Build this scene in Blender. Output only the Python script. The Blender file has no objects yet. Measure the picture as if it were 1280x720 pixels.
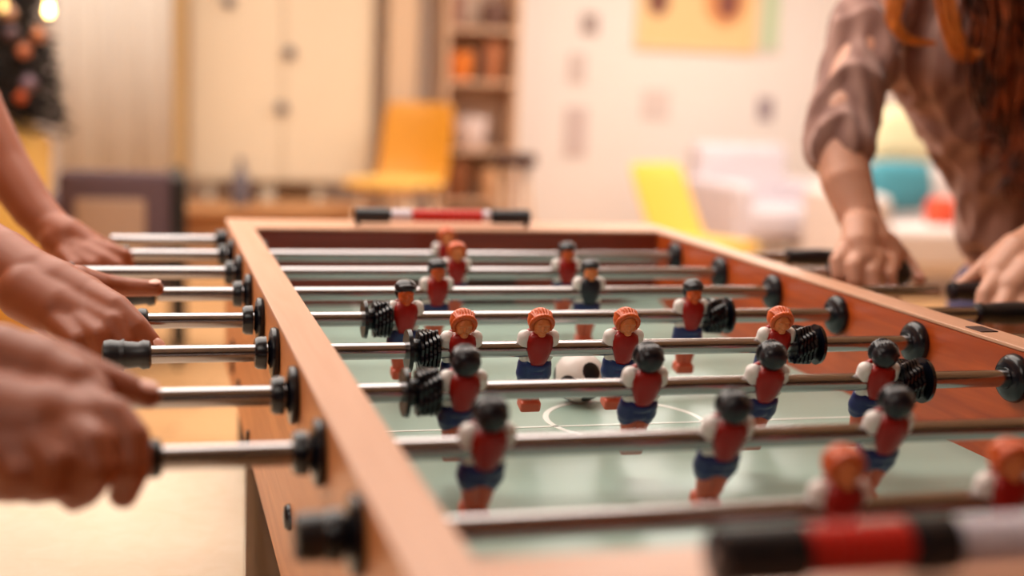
import bpy, bmesh, math, random
from mathutils import Vector, Matrix, Euler, noise
from math import pi, sin, cos, radians
random.seed(7)
S = bpy.context.scene
COL = S.collection

# ------------------------------------------------------------------ camera
F_PX, YAW, PIT, ROL = 1665.4, 0.268974, 0.152512, 0.038999
CAM = Vector((-0.158876, -2.20596, 1.140264))
Fw = Vector((sin(YAW)*cos(PIT), cos(YAW)*cos(PIT), -sin(PIT)))
Rt = Vector((cos(YAW), -sin(YAW), 0)); Up = Rt.cross(Fw)
R2 = cos(ROL)*Rt + sin(ROL)*Up; U2 = -sin(ROL)*Rt + cos(ROL)*Up
def at(x, y, D=None, Y=None, X=None, Z=None):
    """world point measured on the photograph at a chosen depth or plane"""
    v = Fw + R2*((x-640)/F_PX) - U2*((y-360)/F_PX)
    if D is None:
        if Y is not None: D = (Y-CAM.y)/v.y
        elif X is not None: D = (X-CAM.x)/v.x
        else: D = (Z-CAM.z)/v.z
    return CAM + v*D
cd = bpy.data.cameras.new('camera'); cam = bpy.data.objects.new('camera', cd); COL.objects.link(cam)
M = Matrix((( R2.x, U2.x, -Fw.x), (R2.y, U2.y, -Fw.y), (R2.z, U2.z, -Fw.z)))
cam.matrix_world = Matrix.Translation(CAM) @ M.to_4x4()
cd.sensor_width = 36; cd.lens = F_PX*36/1280; cd.clip_start = .02
cd.dof.use_dof = True; cd.dof.focus_distance = 1.38; cd.dof.aperture_fstop = 1.95; cd.dof.aperture_blades = 0
S.camera = cam

# ------------------------------------------------------------------ materials
def lin(c):
    return tuple(((v/255)/12.92 if v/255 <= .04045 else ((v/255+.055)/1.055)**2.4) for v in c)+(1,)
def newmat(name):
    m = bpy.data.materials.new(name); m.use_nodes = True
    n = m.node_tree.nodes; return m, n, m.node_tree.links, n['Principled BSDF']
def plain(name, c, rough=.5, metal=0, spec=.5, var=.0, scale=30, bump=0, sss=0, coat=0):
    m, n, l, b = newmat(name)
    b.inputs['Base Color'].default_value = lin(c); b.inputs['Roughness'].default_value = rough
    b.inputs['Metallic'].default_value = metal; b.inputs['Specular IOR Level'].default_value = spec
    b.inputs['Coat Weight'].default_value = coat
    if sss:
        b.inputs['Subsurface Weight'].default_value = sss; b.inputs['Subsurface Radius'].default_value = (1, .35, .2)
        b.inputs['Subsurface Scale'].default_value = .006
    tc = n.new('ShaderNodeTexCoord'); nz = n.new('ShaderNodeTexNoise'); nz.inputs['Scale'].default_value = scale
    nz.inputs['Detail'].default_value = 4
    l.new(tc.outputs['Object'], nz.inputs['Vector'])
    if var:
        mx = n.new('ShaderNodeMixRGB'); mx.inputs[1].default_value = tuple(max(0, v*(1-var)) for v in lin(c)[:3])+(1,)
        mx.inputs[2].default_value = tuple(min(1, v*(1+var)) for v in lin(c)[:3])+(1,)
        l.new(nz.outputs['Fac'], mx.inputs[0]); l.new(mx.outputs[0], b.inputs['Base Color'])
    if bump:
        bp = n.new('ShaderNodeBump'); bp.inputs['Strength'].default_value = bump; bp.inputs['Distance'].default_value = .002
        l.new(nz.outputs['Fac'], bp.inputs['Height']); l.new(bp.outputs[0], b.inputs['Normal'])
    return m
def wood(name, c1, c2, rough=.35, axis=1, scale=1.0, coat=0.2):
    m, n, l, b = newmat(name)
    tc = n.new('ShaderNodeTexCoord'); mp = n.new('ShaderNodeMapping')
    s = [26*scale]*3; s[axis] = 1.6*scale; mp.inputs['Scale'].default_value = s
    nz = n.new('ShaderNodeTexNoise'); nz.inputs['Scale'].default_value = 2.2; nz.inputs['Detail'].default_value = 8
    nz.inputs['Distortion'].default_value = .8
    cr = n.new('ShaderNodeValToRGB'); cr.color_ramp.elements[0].position = .32; cr.color_ramp.elements[1].position = .66
    cr.color_ramp.elements[0].color = lin(c1); cr.color_ramp.elements[1].color = lin(c2)
    l.new(tc.outputs['Object'], mp.inputs[0]); l.new(mp.outputs[0], nz.inputs['Vector'])
    l.new(nz.outputs['Fac'], cr.inputs[0]); l.new(cr.outputs[0], b.inputs['Base Color'])
    b.inputs['Roughness'].default_value = rough; b.inputs['Coat Weight'].default_value = coat; b.inputs['Coat Roughness'].default_value = .2
    return m
def emis(name, c, s):
    m, n, l, b = newmat(name)
    b.inputs['Emission Color'].default_value = lin(c); b.inputs['Emission Strength'].default_value = s
    b.inputs['Base Color'].default_value = lin(c)
    return m
MT = dict(
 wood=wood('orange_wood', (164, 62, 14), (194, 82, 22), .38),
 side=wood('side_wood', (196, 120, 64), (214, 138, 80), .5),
 endwood=wood('shaded_end_wood', (112, 34, 12), (134, 46, 18), .4, axis=0),  # end wall shadow put into a darker copy of the wood
 cap=wood('sheen_edge', (202, 148, 116), (212, 160, 130), .42),  # light reflected off the rim tops is put into this paler wood
 capx=wood('sheen_edge_across', (202, 148, 116), (212, 160, 130), .42, axis=0),
 dark=plain('dark_base', (60, 28, 18), .6, var=.2),
 field=plain('playfield', (150, 174, 162), .34, var=.05, scale=6),
 line=plain('white_line', (236, 238, 232), .3),
 chrome=plain('chrome', (172, 168, 170), .2, metal=1),
 rubber=plain('black_rubber', (8, 10, 20), .24, spec=.5),
 grip=plain('black_grip', (16, 17, 26), .38, spec=.6),
 shirt=plain('figure_white', (238, 230, 226), .35),
 vest=plain('figure_red', (158, 22, 14), .35, spec=.4),
 navy=plain('figure_blue', (34, 56, 112), .3, var=.25, scale=300),
 deepnavy=plain('figure_navy', (20, 32, 92), .3, var=.2, scale=300),
 orange=plain('figure_orange', (214, 92, 34), .35, var=.25, scale=200),
 face=plain('figure_face', (226, 132, 74), .35),
 bhair=plain('figure_black_hair', (22, 20, 30), .28),
 fleg=plain('figure_leg', (204, 92, 62), .4),
 vblack=plain('figure_black_vest', (20, 26, 40), .4),
 skin=plain('skin', (150, 76, 40), .5, var=.05, scale=30, sss=.08),
 skinp=plain('pale_skin', (206, 150, 124), .45, var=.05, scale=30, sss=.1),
 nail=plain('nail', (222, 160, 140), .25),
 pine=wood('birch_board', (246, 226, 194), (250, 232, 204), .5, axis=2, scale=.5, coat=0),
 red=plain('red_bead', (206, 44, 34), .3), whiteb=plain('white_bead', (225, 215, 225), .3),
)

# ------------------------------------------------------------------ object helpers
def link(name, me, mat=None, parent=None):
    o = bpy.data.objects.new(name, me); COL.objects.link(o)
    if mat is not None: me.materials.append(mat)
    if parent is not None: o.parent = parent
    return o
def thing(name, label, cat, loc=(0, 0, 0), rz=0, group=None):
    o = bpy.data.objects.new(name, None); COL.objects.link(o); o.empty_display_size = .05
    o.location = loc; o.rotation_euler = (0, 0, rz); o['label'] = label; o['category'] = cat
    if group: o['group'] = group
    return o
def tag(o, label, cat, group=None):
    o['label'] = label; o['category'] = cat
    if group: o['group'] = group
    return o
def struct(o): o['kind'] = 'structure'; return o
def fin(bm, name, mat, parent=None, smooth=True):
    me = bpy.data.meshes.new(name); bmesh.ops.recalc_face_normals(bm, faces=bm.faces); bm.to_mesh(me); bm.free()
    if smooth:
        for p in me.polygons: p.use_smooth = True
    return link(name, me, mat, parent)
def add_box(bm, a, b, bev=0, rot=None, piv=None):
    a, b = Vector(a), Vector(b)
    r = bmesh.ops.create_cube(bm, size=1); vs = r['verts']
    for v in vs:
        v.co = Vector(((a.x+b.x)/2+v.co.x*(b.x-a.x), (a.y+b.y)/2+v.co.y*(b.y-a.y), (a.z+b.z)/2+v.co.z*(b.z-a.z)))
    if bev:
        es = list({e for v in vs for e in v.link_edges})
        rr = bmesh.ops.bevel(bm, geom=es, offset=bev, segments=3, affect='EDGES', profile=.5); vs = rr['verts'] if rr['verts'] else vs
        vs = list({v for f in rr['faces'] for v in f.verts} | {v for v in vs if v.is_valid})
    if rot is not None:
        bmesh.ops.rotate(bm, verts=[v for v in vs if v.is_valid], cent=piv or (a+b)/2, matrix=rot.to_matrix())
def box(name, a, b, mat, parent=None, bev=.002, rot=None, piv=None):
    bm = bmesh.new(); add_box(bm, a, b, bev, rot, piv); o = fin(bm, name, mat, parent, smooth=False); return o
def add_lathe(bm, prof, axis='X', seg=32, off=(0, 0, 0)):
    """prof: list of (position along axis, radius)"""
    rings = []; off = Vector(off)
    for p, r in prof:
        ring = []
        for k in range(seg):
            a = 2*pi*k/seg; c, s = r*cos(a), r*sin(a)
            v = {'X': (p, c, s), 'Y': (c, p, s), 'Z': (c, s, p)}[axis]
            ring.append(bm.verts.new(Vector(v)+off))
        rings.append(ring)
    for A, B in zip(rings, rings[1:]):
        for k in range(seg): bm.faces.new((A[k], A[(k+1) % seg], B[(k+1) % seg], B[k]))
    bm.faces.new(rings[0][::-1]); bm.faces.new(rings[-1])
def lathe(name, prof, mat, parent=None, axis='X', off=(0, 0, 0), seg=32):
    bm = bmesh.new(); add_lathe(bm, prof, axis, seg, off); o = fin(bm, name, mat, parent)
    md = o.modifiers.new('edge', 'EDGE_SPLIT'); md.split_angle = radians(50); return o
def add_ball(bm, c, r, rot=None, sub=3):
    """ellipsoid; r scalar or 3-vector"""
    rr = bmesh.ops.create_icosphere(bm, subdivisions=sub, radius=1)
    if not hasattr(r, '__len__'): r = (r, r, r)
    mt = Matrix.Diagonal(Vector(r))
    if rot is not None: mt = rot.to_matrix() @ mt
    for v in rr['verts']: v.co = mt @ v.co + Vector(c)
def add_cone(bm, a, b, ra, rb, seg=20):
    a, b = Vector(a), Vector(b); d = b-a
    if d.length < 1e-6: return
    q = d.to_track_quat('Z', 'Y'); n = []
    for P, r in ((a, ra), (b, rb)):
        n.append([bm.verts.new(P + q @ Vector((r*cos(2*pi*k/seg), r*sin(2*pi*k/seg), 0))) for k in range(seg)])
    for k in range(seg): bm.faces.new((n[0][k], n[0][(k+1) % seg], n[1][(k+1) % seg], n[1][k]))
    bm.faces.new(n[0][::-1]); bm.faces.new(n[1])
def add_chain(bm, pts, sub=2):
    for (p, r) in pts: add_ball(bm, p, r, sub=sub)
    for (p, r), (q, s) in zip(pts, pts[1:]): add_cone(bm, p, q, r*.985, s*.985)
def meld(name, bm, voxel, smooth, mat, parent=None, fac=.5):
    """fuse the overlapping volumes in bm into one continuous smooth skin"""
    me = bpy.data.meshes.new('tmp'); bmesh.ops.recalc_face_normals(bm, faces=bm.faces); bm.to_mesh(me); bm.free()
    t = bpy.data.objects.new('tmp', me); COL.objects.link(t)
    r = t.modifiers.new('r', 'REMESH'); r.mode = 'VOXEL'; r.voxel_size = voxel; r.use_smooth_shade = True
    s = t.modifiers.new('s', 'SMOOTH'); s.iterations = smooth; s.factor = fac
    dg = bpy.context.evaluated_depsgraph_get(); dg.update()
    m2 = bpy.data.meshes.new_from_object(t.evaluated_get(dg)); bpy.data.objects.remove(t); bpy.data.meshes.remove(me)
    m2.name = name
    for p in m2.polygons: p.use_smooth = True
    m2.materials.clear()
    return link(name, m2, mat, parent)
def copy_tree(o, parent=None):
    c = o.copy(); COL.objects.link(c)
    if parent is not None: c.parent = parent
    for ch in list(o.children): copy_tree(ch, c)
    return c

# ------------------------------------------------------------------ foosball table
W = .6788; T = .036; RZ = .868; TOP = .90; PF = .775
YI0, YO0 = -.087, .045          # far end: inner and outer faces
YI1, YO1 = -1.575, -1.71        # near end
tbl = thing('foosball_table', 'long orange wooden foosball table with pale green pitch in the middle of the room', 'foosball table')
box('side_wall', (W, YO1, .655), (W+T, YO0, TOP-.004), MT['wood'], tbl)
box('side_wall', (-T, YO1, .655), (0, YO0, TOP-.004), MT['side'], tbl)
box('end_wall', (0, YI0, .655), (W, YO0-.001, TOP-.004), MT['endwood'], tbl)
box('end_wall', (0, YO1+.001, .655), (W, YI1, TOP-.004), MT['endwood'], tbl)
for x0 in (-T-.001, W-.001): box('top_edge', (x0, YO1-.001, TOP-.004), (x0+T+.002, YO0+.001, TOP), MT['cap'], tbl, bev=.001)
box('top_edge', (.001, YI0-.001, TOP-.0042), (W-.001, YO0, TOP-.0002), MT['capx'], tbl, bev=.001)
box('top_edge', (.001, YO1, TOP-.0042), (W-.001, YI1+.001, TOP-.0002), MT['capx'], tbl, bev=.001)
box('playfield', (0, YI1, PF-.012), (W, YI0, PF), MT['field'], tbl, bev=0)
box('under_panel', (0, YO1+.02, .66), (W, YO0-.02, .68), MT['dark'], tbl, bev=0)
# pitch markings
bm = bmesh.new()
def ring(bm, c, r0, r1, z, a0=0, a1=2*pi, n=96):
    pv = None
    for k in range(n+1):
        a = a0+(a1-a0)*k/n
        v = [bm.verts.new((c[0]+r*cos(a), c[1]+r*sin(a), zz)) for r, zz in ((r0, z), (r1, z), (r1, z-.0006), (r0, z-.0006))]
        if pv:
            for q in range(4): bm.faces.new((pv[q], pv[(q+1) % 4], v[(q+1) % 4], v[q]))
        pv = v
ring(bm, (.351, -.85), .085, .0915, PF+.0006)
fin(bm, 'centre_circle', MT['line'], tbl, smooth=False)
box('halfway_line', (.001, -.8705, PF-.001), (W-.001, -.8665, PF+.0006), MT['line'], tbl, bev=0)
bm = bmesh.new(); 
for yy in (-.20, -1.46):
    add_box(bm, (.16, yy-.002, PF-.001), (.52, yy+.002, PF+.0006))
for xx in (.16, .52):
    for (a, b) in ((YI0, -.20), (-1.46, YI1)):
        add_box(bm, (xx-.002, min(a, b), PF-.001), (xx+.002, max(a, b), PF+.0006))
fin(bm, 'penalty_box_lines', MT['line'], tbl, smooth=False)
# goal mouths in the end walls
for yy, d in ((YI0, -1), (YI1, 1)):
    bm = bmesh.new(); add_box(bm, (.25, yy-.004, PF), (.43, yy+.004, PF+.062), .001)
    fin(bm, 'goal_mouth', MT['dark'], tbl, smooth=False)
# corner ramps
for cx, cy, sx, sy in ((0, YI0, 1, -1), (W, YI0, -1, -1), (0, YI1, 1, 1), (W, YI1, -1, 1)):
    bm = bmesh.new()
    v = [bm.verts.new(q) for q in ((cx, cy, PF-.002), (cx+sx*.07, cy, PF-.002), (cx, cy+sy*.07, PF-.002), (cx, cy, PF+.018))]
    for f in ((0, 1, 2), (0, 1, 3), (1, 2, 3), (2, 0, 3)): bm.faces.new([v[i] for i in f])
    fin(bm, 'corner_ramp', MT['field'], tbl, smooth=False)
# legs, and a base added as the dark under the table
box('shade_base', (-.020, -1.62, .30), (W+.020, -.05, .657), MT['dark'], tbl, bev=.004)
for x in (.05, W-.05):
    for y in (-1.33, -.35):
        o = box('leg', (x-.04, y-.04, 0), (x+.04, y+.04, .305), MT['dark'], tbl, bev=.006)
# small dark latches on the lower edge of the left side
for (y, z, h) in ((-.19, .715, .05), (-.33, .695, .03), (-.52, .672, .03)):
    box('side_latch', (-T-.004, y-.006, z-h/2), (-T+.001, y+.006, z+h/2), MT['rubber'], tbl, bev=.001)
lathe('screw_head', [(-T-.006, .004), (-T-.005, .010), (-T-.002, .012), (-T+.001, .012)], MT['rubber'], tbl, off=(0, -1.03, .742))
box('rim_screw_plate', (W+.008, -1.005, TOP-.001), (W+.028, -.975, TOP+.0012), MT['dark'], tbl, bev=.0005)

# bearings: black domed rubber rings, inside the right wall and outside the left wall
def bearing(name, x, d, y):
    pr = [(0, .0240), (.003, .0256), (.0065, .0246), (.0080, .0200), (.0088, .0130), (.010, .0105)] if x < 0 else [(0, .0235), (.004, .0250), (.009, .0235), (.012, .0205), (.0130, .015), (.0135, .0110), (.015, .0105)]
    pr = [(p*d, r) for p, r in pr]
    return lathe(name, pr, MT['rubber'], tbl, off=(x, y, RZ), seg=40)
for i in range(1, 9):
    bearing('rod_bearing', W+.0005, -1, -.18*i); bearing('rod_bearing', .0005, 1, -.18*i) if i in (1, 2) else None
    o = bearing('rod_bearing', -T-.0005, -1, -.18*i)
    lathe('bearing_sleeve', [(-T-.023, .0105), (-T-.023, .0140), (-T-.020, .0160), (-T-.012, .0165)], MT['rubber'], o, off=(0, -.18*i, RZ))
    bearing('rod_bearing', W+T+.0005, 1, -.18*i)

# ------------------------------------------------------------------ player figures (local origin on the rod axis, facing -Y)
def smooth_blob(fn, name, vox, it, mat, parent): 
    bm = bmesh.new(); fn(bm); return meld(name, bm, vox, it, mat, parent)
def build_player(hair, face, vest, shorts, leg, cap=False):
    def torso(bm):
        add_ball(bm, (0, 0, .006), (.0165, .0122, .0165)); add_ball(bm, (0, 0, -.008), (.0130, .0115, .012))
        for s in (-1, 1):
            add_chain(bm, [((s*.0145, 0, .0140), .0080), ((s*.0160, .0005, .005), .0070), ((s*.0135, .0005, -.005), .0068), ((s*.0095, 0, -.014), .0066)], sub=3)
    p = smooth_blob(torso, 'player_figure', .0009, 6, MT['shirt'], None)
    def hd(bm):
        fz = .0300
        add_ball(bm, (0, -.0040, fz), (.0092, .0090, .0118)); add_cone(bm, (0, 0, .012), (0, -.001, .026), .0085, .0070)
        add_ball(bm, (0, -.0132, fz-.0005), (.0017, .0022, .0030)); add_ball(bm, (0, -.0100, fz-.0078), (.0042, .0032, .003))
        for s in (-1, 1): add_ball(bm, (s*.0038, -.0118, fz+.0040), (.0032, .0014, .0012)); add_ball(bm, (s*.0052, -.0092, fz-.0030), (.0030, .0030, .0028))
        add_ball(bm, (0, -.0122, fz-.0050), (.0032, .0014, .0009))
    smooth_blob(hd, 'head', .0006, 1, face, p)
    def hr(bm):
        if cap:
            add_ball(bm, (0, .0010, .0385), (.0128, .0125, .0085), sub=4); add_ball(bm, (0, .0040, .0310), (.0118, .0095, .0110), sub=4)
            add_ball(bm, (0, -.0070, .0400), (.0100, .0055, .0045))
        else:
            add_ball(bm, (0, .0030, .0325), (.0132, .0112, .0135), sub=4)
            for k in range(17):     # fringe framing the face
                t_ = -.55+(pi+1.1)*k/16; add_ball(bm, (.0112*cos(t_), -.0058-.0020*sin(t_), .0318+.0105*sin(t_)), .0029, sub=2)
            for k in range(9):      # combed locks over the crown
                t_ = -1.25+2.5*k/8
                add_chain(bm, [((.0095*sin(t_), -.0070, .0400+.0030*cos(t_)), .0009), ((.0118*sin(t_), .002, .0385+.0075*cos(t_)), .0009), ((.0115*sin(t_), .010, .0345+.0040*cos(t_)), .0008)], sub=1)
    smooth_blob(hr, 'hair', .0006, 2, hair, p)
    bm = bmesh.new()     # bib: a tapering shield wrapped on the chest and the back
    rows = [(.0215, .0070, .0100), (.0180, .0128, .0118), (.0120, .0138, .0142), (.0040, .0130, .0148), (-.004, .0108, .0143), (-.0100, .0086, .0135), (-.0140, .0066, .0122)]
    NR = len(rows)-1
    for sgn in (-1, 1):
        g = [[bm.verts.new((hw*t, sgn*(yb-.0042*t*t*(hw/.0138)), z)) for t in (-1, -.6, -.2, .2, .6, 1)] for z, hw, yb in rows]
        h = [[bm.verts.new((v.co.x, v.co.y-sgn*.0060, v.co.z)) for v in r] for r in g]
        for L in (g, h):
            for a_ in range(NR):
                for b_ in range(5): bm.faces.new((L[a_][b_], L[a_][b_+1], L[a_+1][b_+1], L[a_+1][b_]))
        for a_ in range(NR):
            for b_ in (0, 5): bm.faces.new((g[a_][b_], g[a_+1][b_], h[a_+1][b_], h[a_][b_]))
        for b_ in range(5):
            for a_ in (0, NR): bm.faces.new((g[a_][b_], g[a_][b_+1], h[a_][b_+1], h[a_][b_]))
    fin(bm, 'bib', vest, p)
    def sh(bm):
        add_ball(bm, (0, 0, -.018), (.0165, .0130, .0075)); add_ball(bm, (0, -.001, -.027), (.015, .0122, .0095))
        for s in (-1, 1):
            add_chain(bm, [((s*.0080, 0, -.019), .0105), ((s*.0085, -.0008, -.028), .0108), ((s*.0080, -.001, -.0335), .0096)], sub=3)
    smooth_blob(sh, 'shorts', .0009, 4, shorts, p)
    def lg(bm):
        for s in (-1, 1):
            add_chain(bm, [((s*.0066, 0, -.036), .0086), ((s*.0056, 0, -.046), .0072), ((s*.0050, .0005, -.052), .0070), ((s*.0046, 0, -.060), .0056), ((s*.0046, 0, -.064), .0056)])
        add_box(bm, (-.0112, -.0095, -.073), (.0112, .0095, -.061), .0025)
    smooth_blob(lg, 'legs', .0009, 3, leg, p)
    return p
P_OR = build_player(MT['orange'], MT['face'], MT['vest'], MT['navy'], MT['fleg'])
P_BK = build_player(MT['bhair'], MT['face'], MT['vest'], MT['deepnavy'], MT['fleg'])
P_GR = build_player(MT['bhair'], MT['orange'], MT['vest'], MT['navy'], MT['fleg'], cap=True)
P_NV = build_player(MT['bhair'], MT['face'], MT['vblack'], MT['navy'], MT['fleg'], cap=True)
PROTO = {'o': P_OR, 'b': P_BK, 'g': P_GR, 'n': P_NV}

def stopper():
    """ribbed rubber buffer along the rod, 33 mm long"""
    pr = [(-.0165, .0105), (-.0165, .0215), (-.0125, .0225), (-.0105, .0125), (-.006, .0120), (-.005, .0175)]
    for k in range(5):
        x = -.0045+.0042*k; pr += [(x, .0205), (x+.0026, .0205), (x+.0034, .0165)]
    pr += [(.0165, .0165), (.0165, .0105)]
    o = lathe('stop_buffer', pr, MT['rubber'], None, seg=64)
    for v in o.data.vertices:
        r = math.hypot(v.co.y, v.co.z)
        if r > .017 and v.co.x > -.006:
            g = 1+.07*cos(9*math.atan2(v.co.z, v.co.y)+v.co.x*260); v.co.y *= g; v.co.z *= g
    return o
PST = stopper()
RR = .0086
def rod(i, label, x0, x1, figs, tilt, grip=None, rgrip=None, buf=(), knob=None):
    Y = -.18*i
    t = thing('foosball_rod', label, 'foosball rod', (0, Y, RZ), group='steel rods across the foosball table')
    t['group'] = 'steel rods across the foosball table'
    lathe('steel_bar', [(x0, RR*.86), (x0+.001, RR), (x1-.001, RR), (x1, RR*.86)], MT['chrome'], t, seg=40)
    for (g, d) in ((grip, -1), (rgrip, 1)):
        if g is None: continue
        gx, L = g
        pr = [(0, .0098), (.002, .0135), (.008, .0142), (.012, .0122), (.03, .0140), (L*.55, .0155), (L-.02, .0135), (L-.008, .0150), (L-.002, .0140), (L, .009)]
        lathe('handle_grip', [(gx+d*p, r) for p, r in pr], MT['grip'], t)
    if knob: lathe('handle_knob', [(knob-.022, .013), (knob-.018, .019), (knob-.008, .0225), (knob+.006, .0225), (knob+.015, .018), (knob+.019, .008)], MT['grip'], t)
    for (k, x) in figs:
        c = copy_tree(PROTO[k], t); c.location = (x, 0, 0)
        fl = pi if k == 'b' else 0
        c.rotation_euler = (radians(tilt), 0, 0) if not fl else Euler((radians(tilt), 0, 0)).to_matrix().to_4x4().to_euler()
        if fl: c.matrix_local = Matrix.Translation((x, 0, 0)) @ Matrix.Rotation(radians(tilt), 4, 'X') @ Matrix.Rotation(pi, 4, 'Z')
        for q in c.children:
            if k in 'og' : pass
    for (x, s) in buf:
        c = PST.copy(); COL.objects.link(c); c.parent = t; c.location = (x, 0, 0); c.rotation_euler = (0, 0, 0 if s > 0 else pi)
    return t
RE = W+T
rod(1, 'farthest steel rod crossing the pitch, carrying one orange-haired player', -.186, RE+.25, [('o', .2896)], 6, rgrip=(RE+.16, .11), grip=(-.186, .11))
rod(2, 'second steel rod from the far end, with an orange-haired and a black-haired player', -.26, RE+.255, [('o', .2650), ('g', .4306)], 6, rgrip=(RE+.14, .11), grip=(-.255, .11), knob=RE+.262)
rod(3, 'third steel rod from the far end, with one player in a black bib', -.150, RE+.22, [('g', .1988), ('n', .4057)], 8, rgrip=(RE+.24, .12), grip=(-.151, .11))
rod(4, 'fourth steel rod from the far end, black-haired players beside ribbed stop buffers', -.17, RE+.2, [('g', .1234), ('g', .4766)], 10, grip=(-.160, .072), rgrip=(RE+.16, .11), buf=((.0920, 1), (.512, -1)))
rod(5, 'middle steel rod carrying four orange-haired players, bare black handle free at left', -.165, RE+.12, [('o', .1483), ('o', .2304), ('o', .3241), ('o', .5008)], 18, grip=(-.157, .046), rgrip=(RE+.11, .11), buf=((.109, 1), (.538, -1)))
rod(6, 'steel rod carrying four black-haired players seen from behind', -.22, RE+.12, [('b', .1086), ('b', .2799), ('b', .4027), ('b', .520)], 22, grip=(-.215, .11), rgrip=(RE+.11, .11), buf=((.0720, 1), (.5580, -1)))
rod(7, 'steel rod near the camera, held by the nearest left hand, three black-haired players', -.17, RE+.12, [('b', .0858), ('b', .2812), ('b', .4242)], 25, grip=(-.150, .12), rgrip=(RE+.11, .11))
rod(8, 'nearest steel rod with two blurred orange-haired players', -.052, RE+.25, [('o', .2817), ('o', .4081)], 8, grip=(-.046, .030), rgrip=(RE+.2, .11))
# the short spare rod stub sticking out of the far end block
t = thing('rod_stub', 'short bare steel rod sticking out of the far left corner of the table', 'rod', (0, 0, RZ))
lathe('steel_bar', [(-.2186, RR*.9), (-.2176, RR), (-T+.002, RR)], MT['chrome'], t)
lathe('end_collar', [(-T-.020, .0105), (-T-.018, .0165), (-T-.001, .018), (-T, .018)], MT['rubber'], t)
for o in list(PROTO.values()):
    for c in list(o.children): bpy.data.objects.remove(c)
    bpy.data.objects.remove(o)
bpy.data.objects.remove(PST)

# ball on the pitch
bc = Vector((.3235, -.765, PF+.0304))
bm = bmesh.new(); add_ball(bm, (0, 0, 0), .030, sub=6)
o = fin(bm, 'ball', plain('ball_white', (232, 222, 216), .3)); o.data.materials.append(plain('ball_black', (16, 14, 18), .3)); o.location = bc
ph = (1+5**.5)/2; ico = [Vector(q).normalized() for s1 in (-1, 1) for s2 in (-1, 1) for q in ((0, s1, s2*ph), (s1, s2*ph, 0), (s2*ph, 0, s1))]
q0 = Vector((.22, -.88, .40)).normalized(); qr = ico[0].rotation_difference(q0); ico = [qr @ q for q in ico]
for f in o.data.polygons:
    if max(f.center.normalized().dot(q) for q in ico if q.z < .6) > .925: f.material_index = 1
tag(o, 'small black and white ball lying on the green pitch near the centre circle', 'ball')

# score counters on the two end rims
def counter(name, label, y, segs, r):
    t = thing(name, label, 'score counter', (0, y, TOP+r+.004))
    x0, x1 = segs[0][0], segs[-1][1]
    lathe('counter_wire', [(x0, .003), (x1, .003)], MT['chrome'], t, seg=12)
    for a, b, k in segs:
        h = (b-a)/2; mm = {'k': MT['grip'], 'w': MT['whiteb'], 'r': MT['red']}[k]
        nb = 1 if k == 'k' else max(1, round((b-a)/.0105))
        for j in range(nb):
            p, q = a+(b-a)*j/nb, a+(b-a)*(j+1)/nb
            rr = r if k == 'k' else r*.86
            lathe('counter_end' if k == 'k' else 'score_bead', [(p+.0002, rr*.8), (p+.002, rr), (q-.002, rr), (q-.0002, rr*.8)], mm, t, seg=24)
    for x in (x0+.006, x1-.006): box('counter_post', (x-.004, -.005, -r-.005), (x+.004, .005, -r*.4), MT['grip'], t, bev=.001)
    return t
counter('score_counter', 'red and white bead score counter with black ends on the far rim', -.035,
        [(.166, .226, 'k'), (.228, .262, 'w'), (.263, .382, 'r'), (.383, .396, 'w'), (.398, .466, 'k')], .0125)
counter('score_counter', 'blurred red bead score counter with black ends on the near rim', -1.640,
        [(.102, .150, 'k'), (.152, .207, 'r'), (.2085, .2335, 'k'), (.235, .290, 'w'), (.291, .32, 'r'), (.322, .37, 'k')], .0150)

# pale board box left of the table
bn = thing('side_table', 'low pale birch side table tucked against the left side of the foosball table', 'table', (0, 0, 0))
c1 = at(307, 571, Z=.60); dr = at(307, 720, Z=.60)-c1; dr.normalize(); nr = Vector((dr.y, -dr.x, 0)); nr = nr if nr.x < 0 else -nr
bm = bmesh.new(); L0, L1, WD = 0, 1.25, .62
cs = [c1, c1+dr*L1, c1+dr*L1+nr*WD, c1+nr*WD]
vt = [bm.verts.new((q.x, q.y, .60)) for q in cs]; vb = [bm.verts.new((q.x, q.y, .575)) for q in cs]
bm.faces.new(vt); bm.faces.new(vb[::-1])
for k in range(4): bm.faces.new((vt[k], vb[k], vb[(k+1) % 4], vt[(k+1) % 4]))
bmesh.ops.bevel(bm, geom=list(bm.edges), offset=.002, segments=2, affect='EDGES')
fin(bm, 'tabletop', MT['pine'], bn, smooth=False)
for u, w in ((.06, .06), (L1-.06, .06), (.06, WD-.06), (L1-.06, WD-.06)):
    q = c1+dr*u+nr*w; box('leg', (q.x-.022, q.y-.022, 0), (q.x+.022, q.y+.022, .576), MT['pine'], bn, bev=.003)

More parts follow.
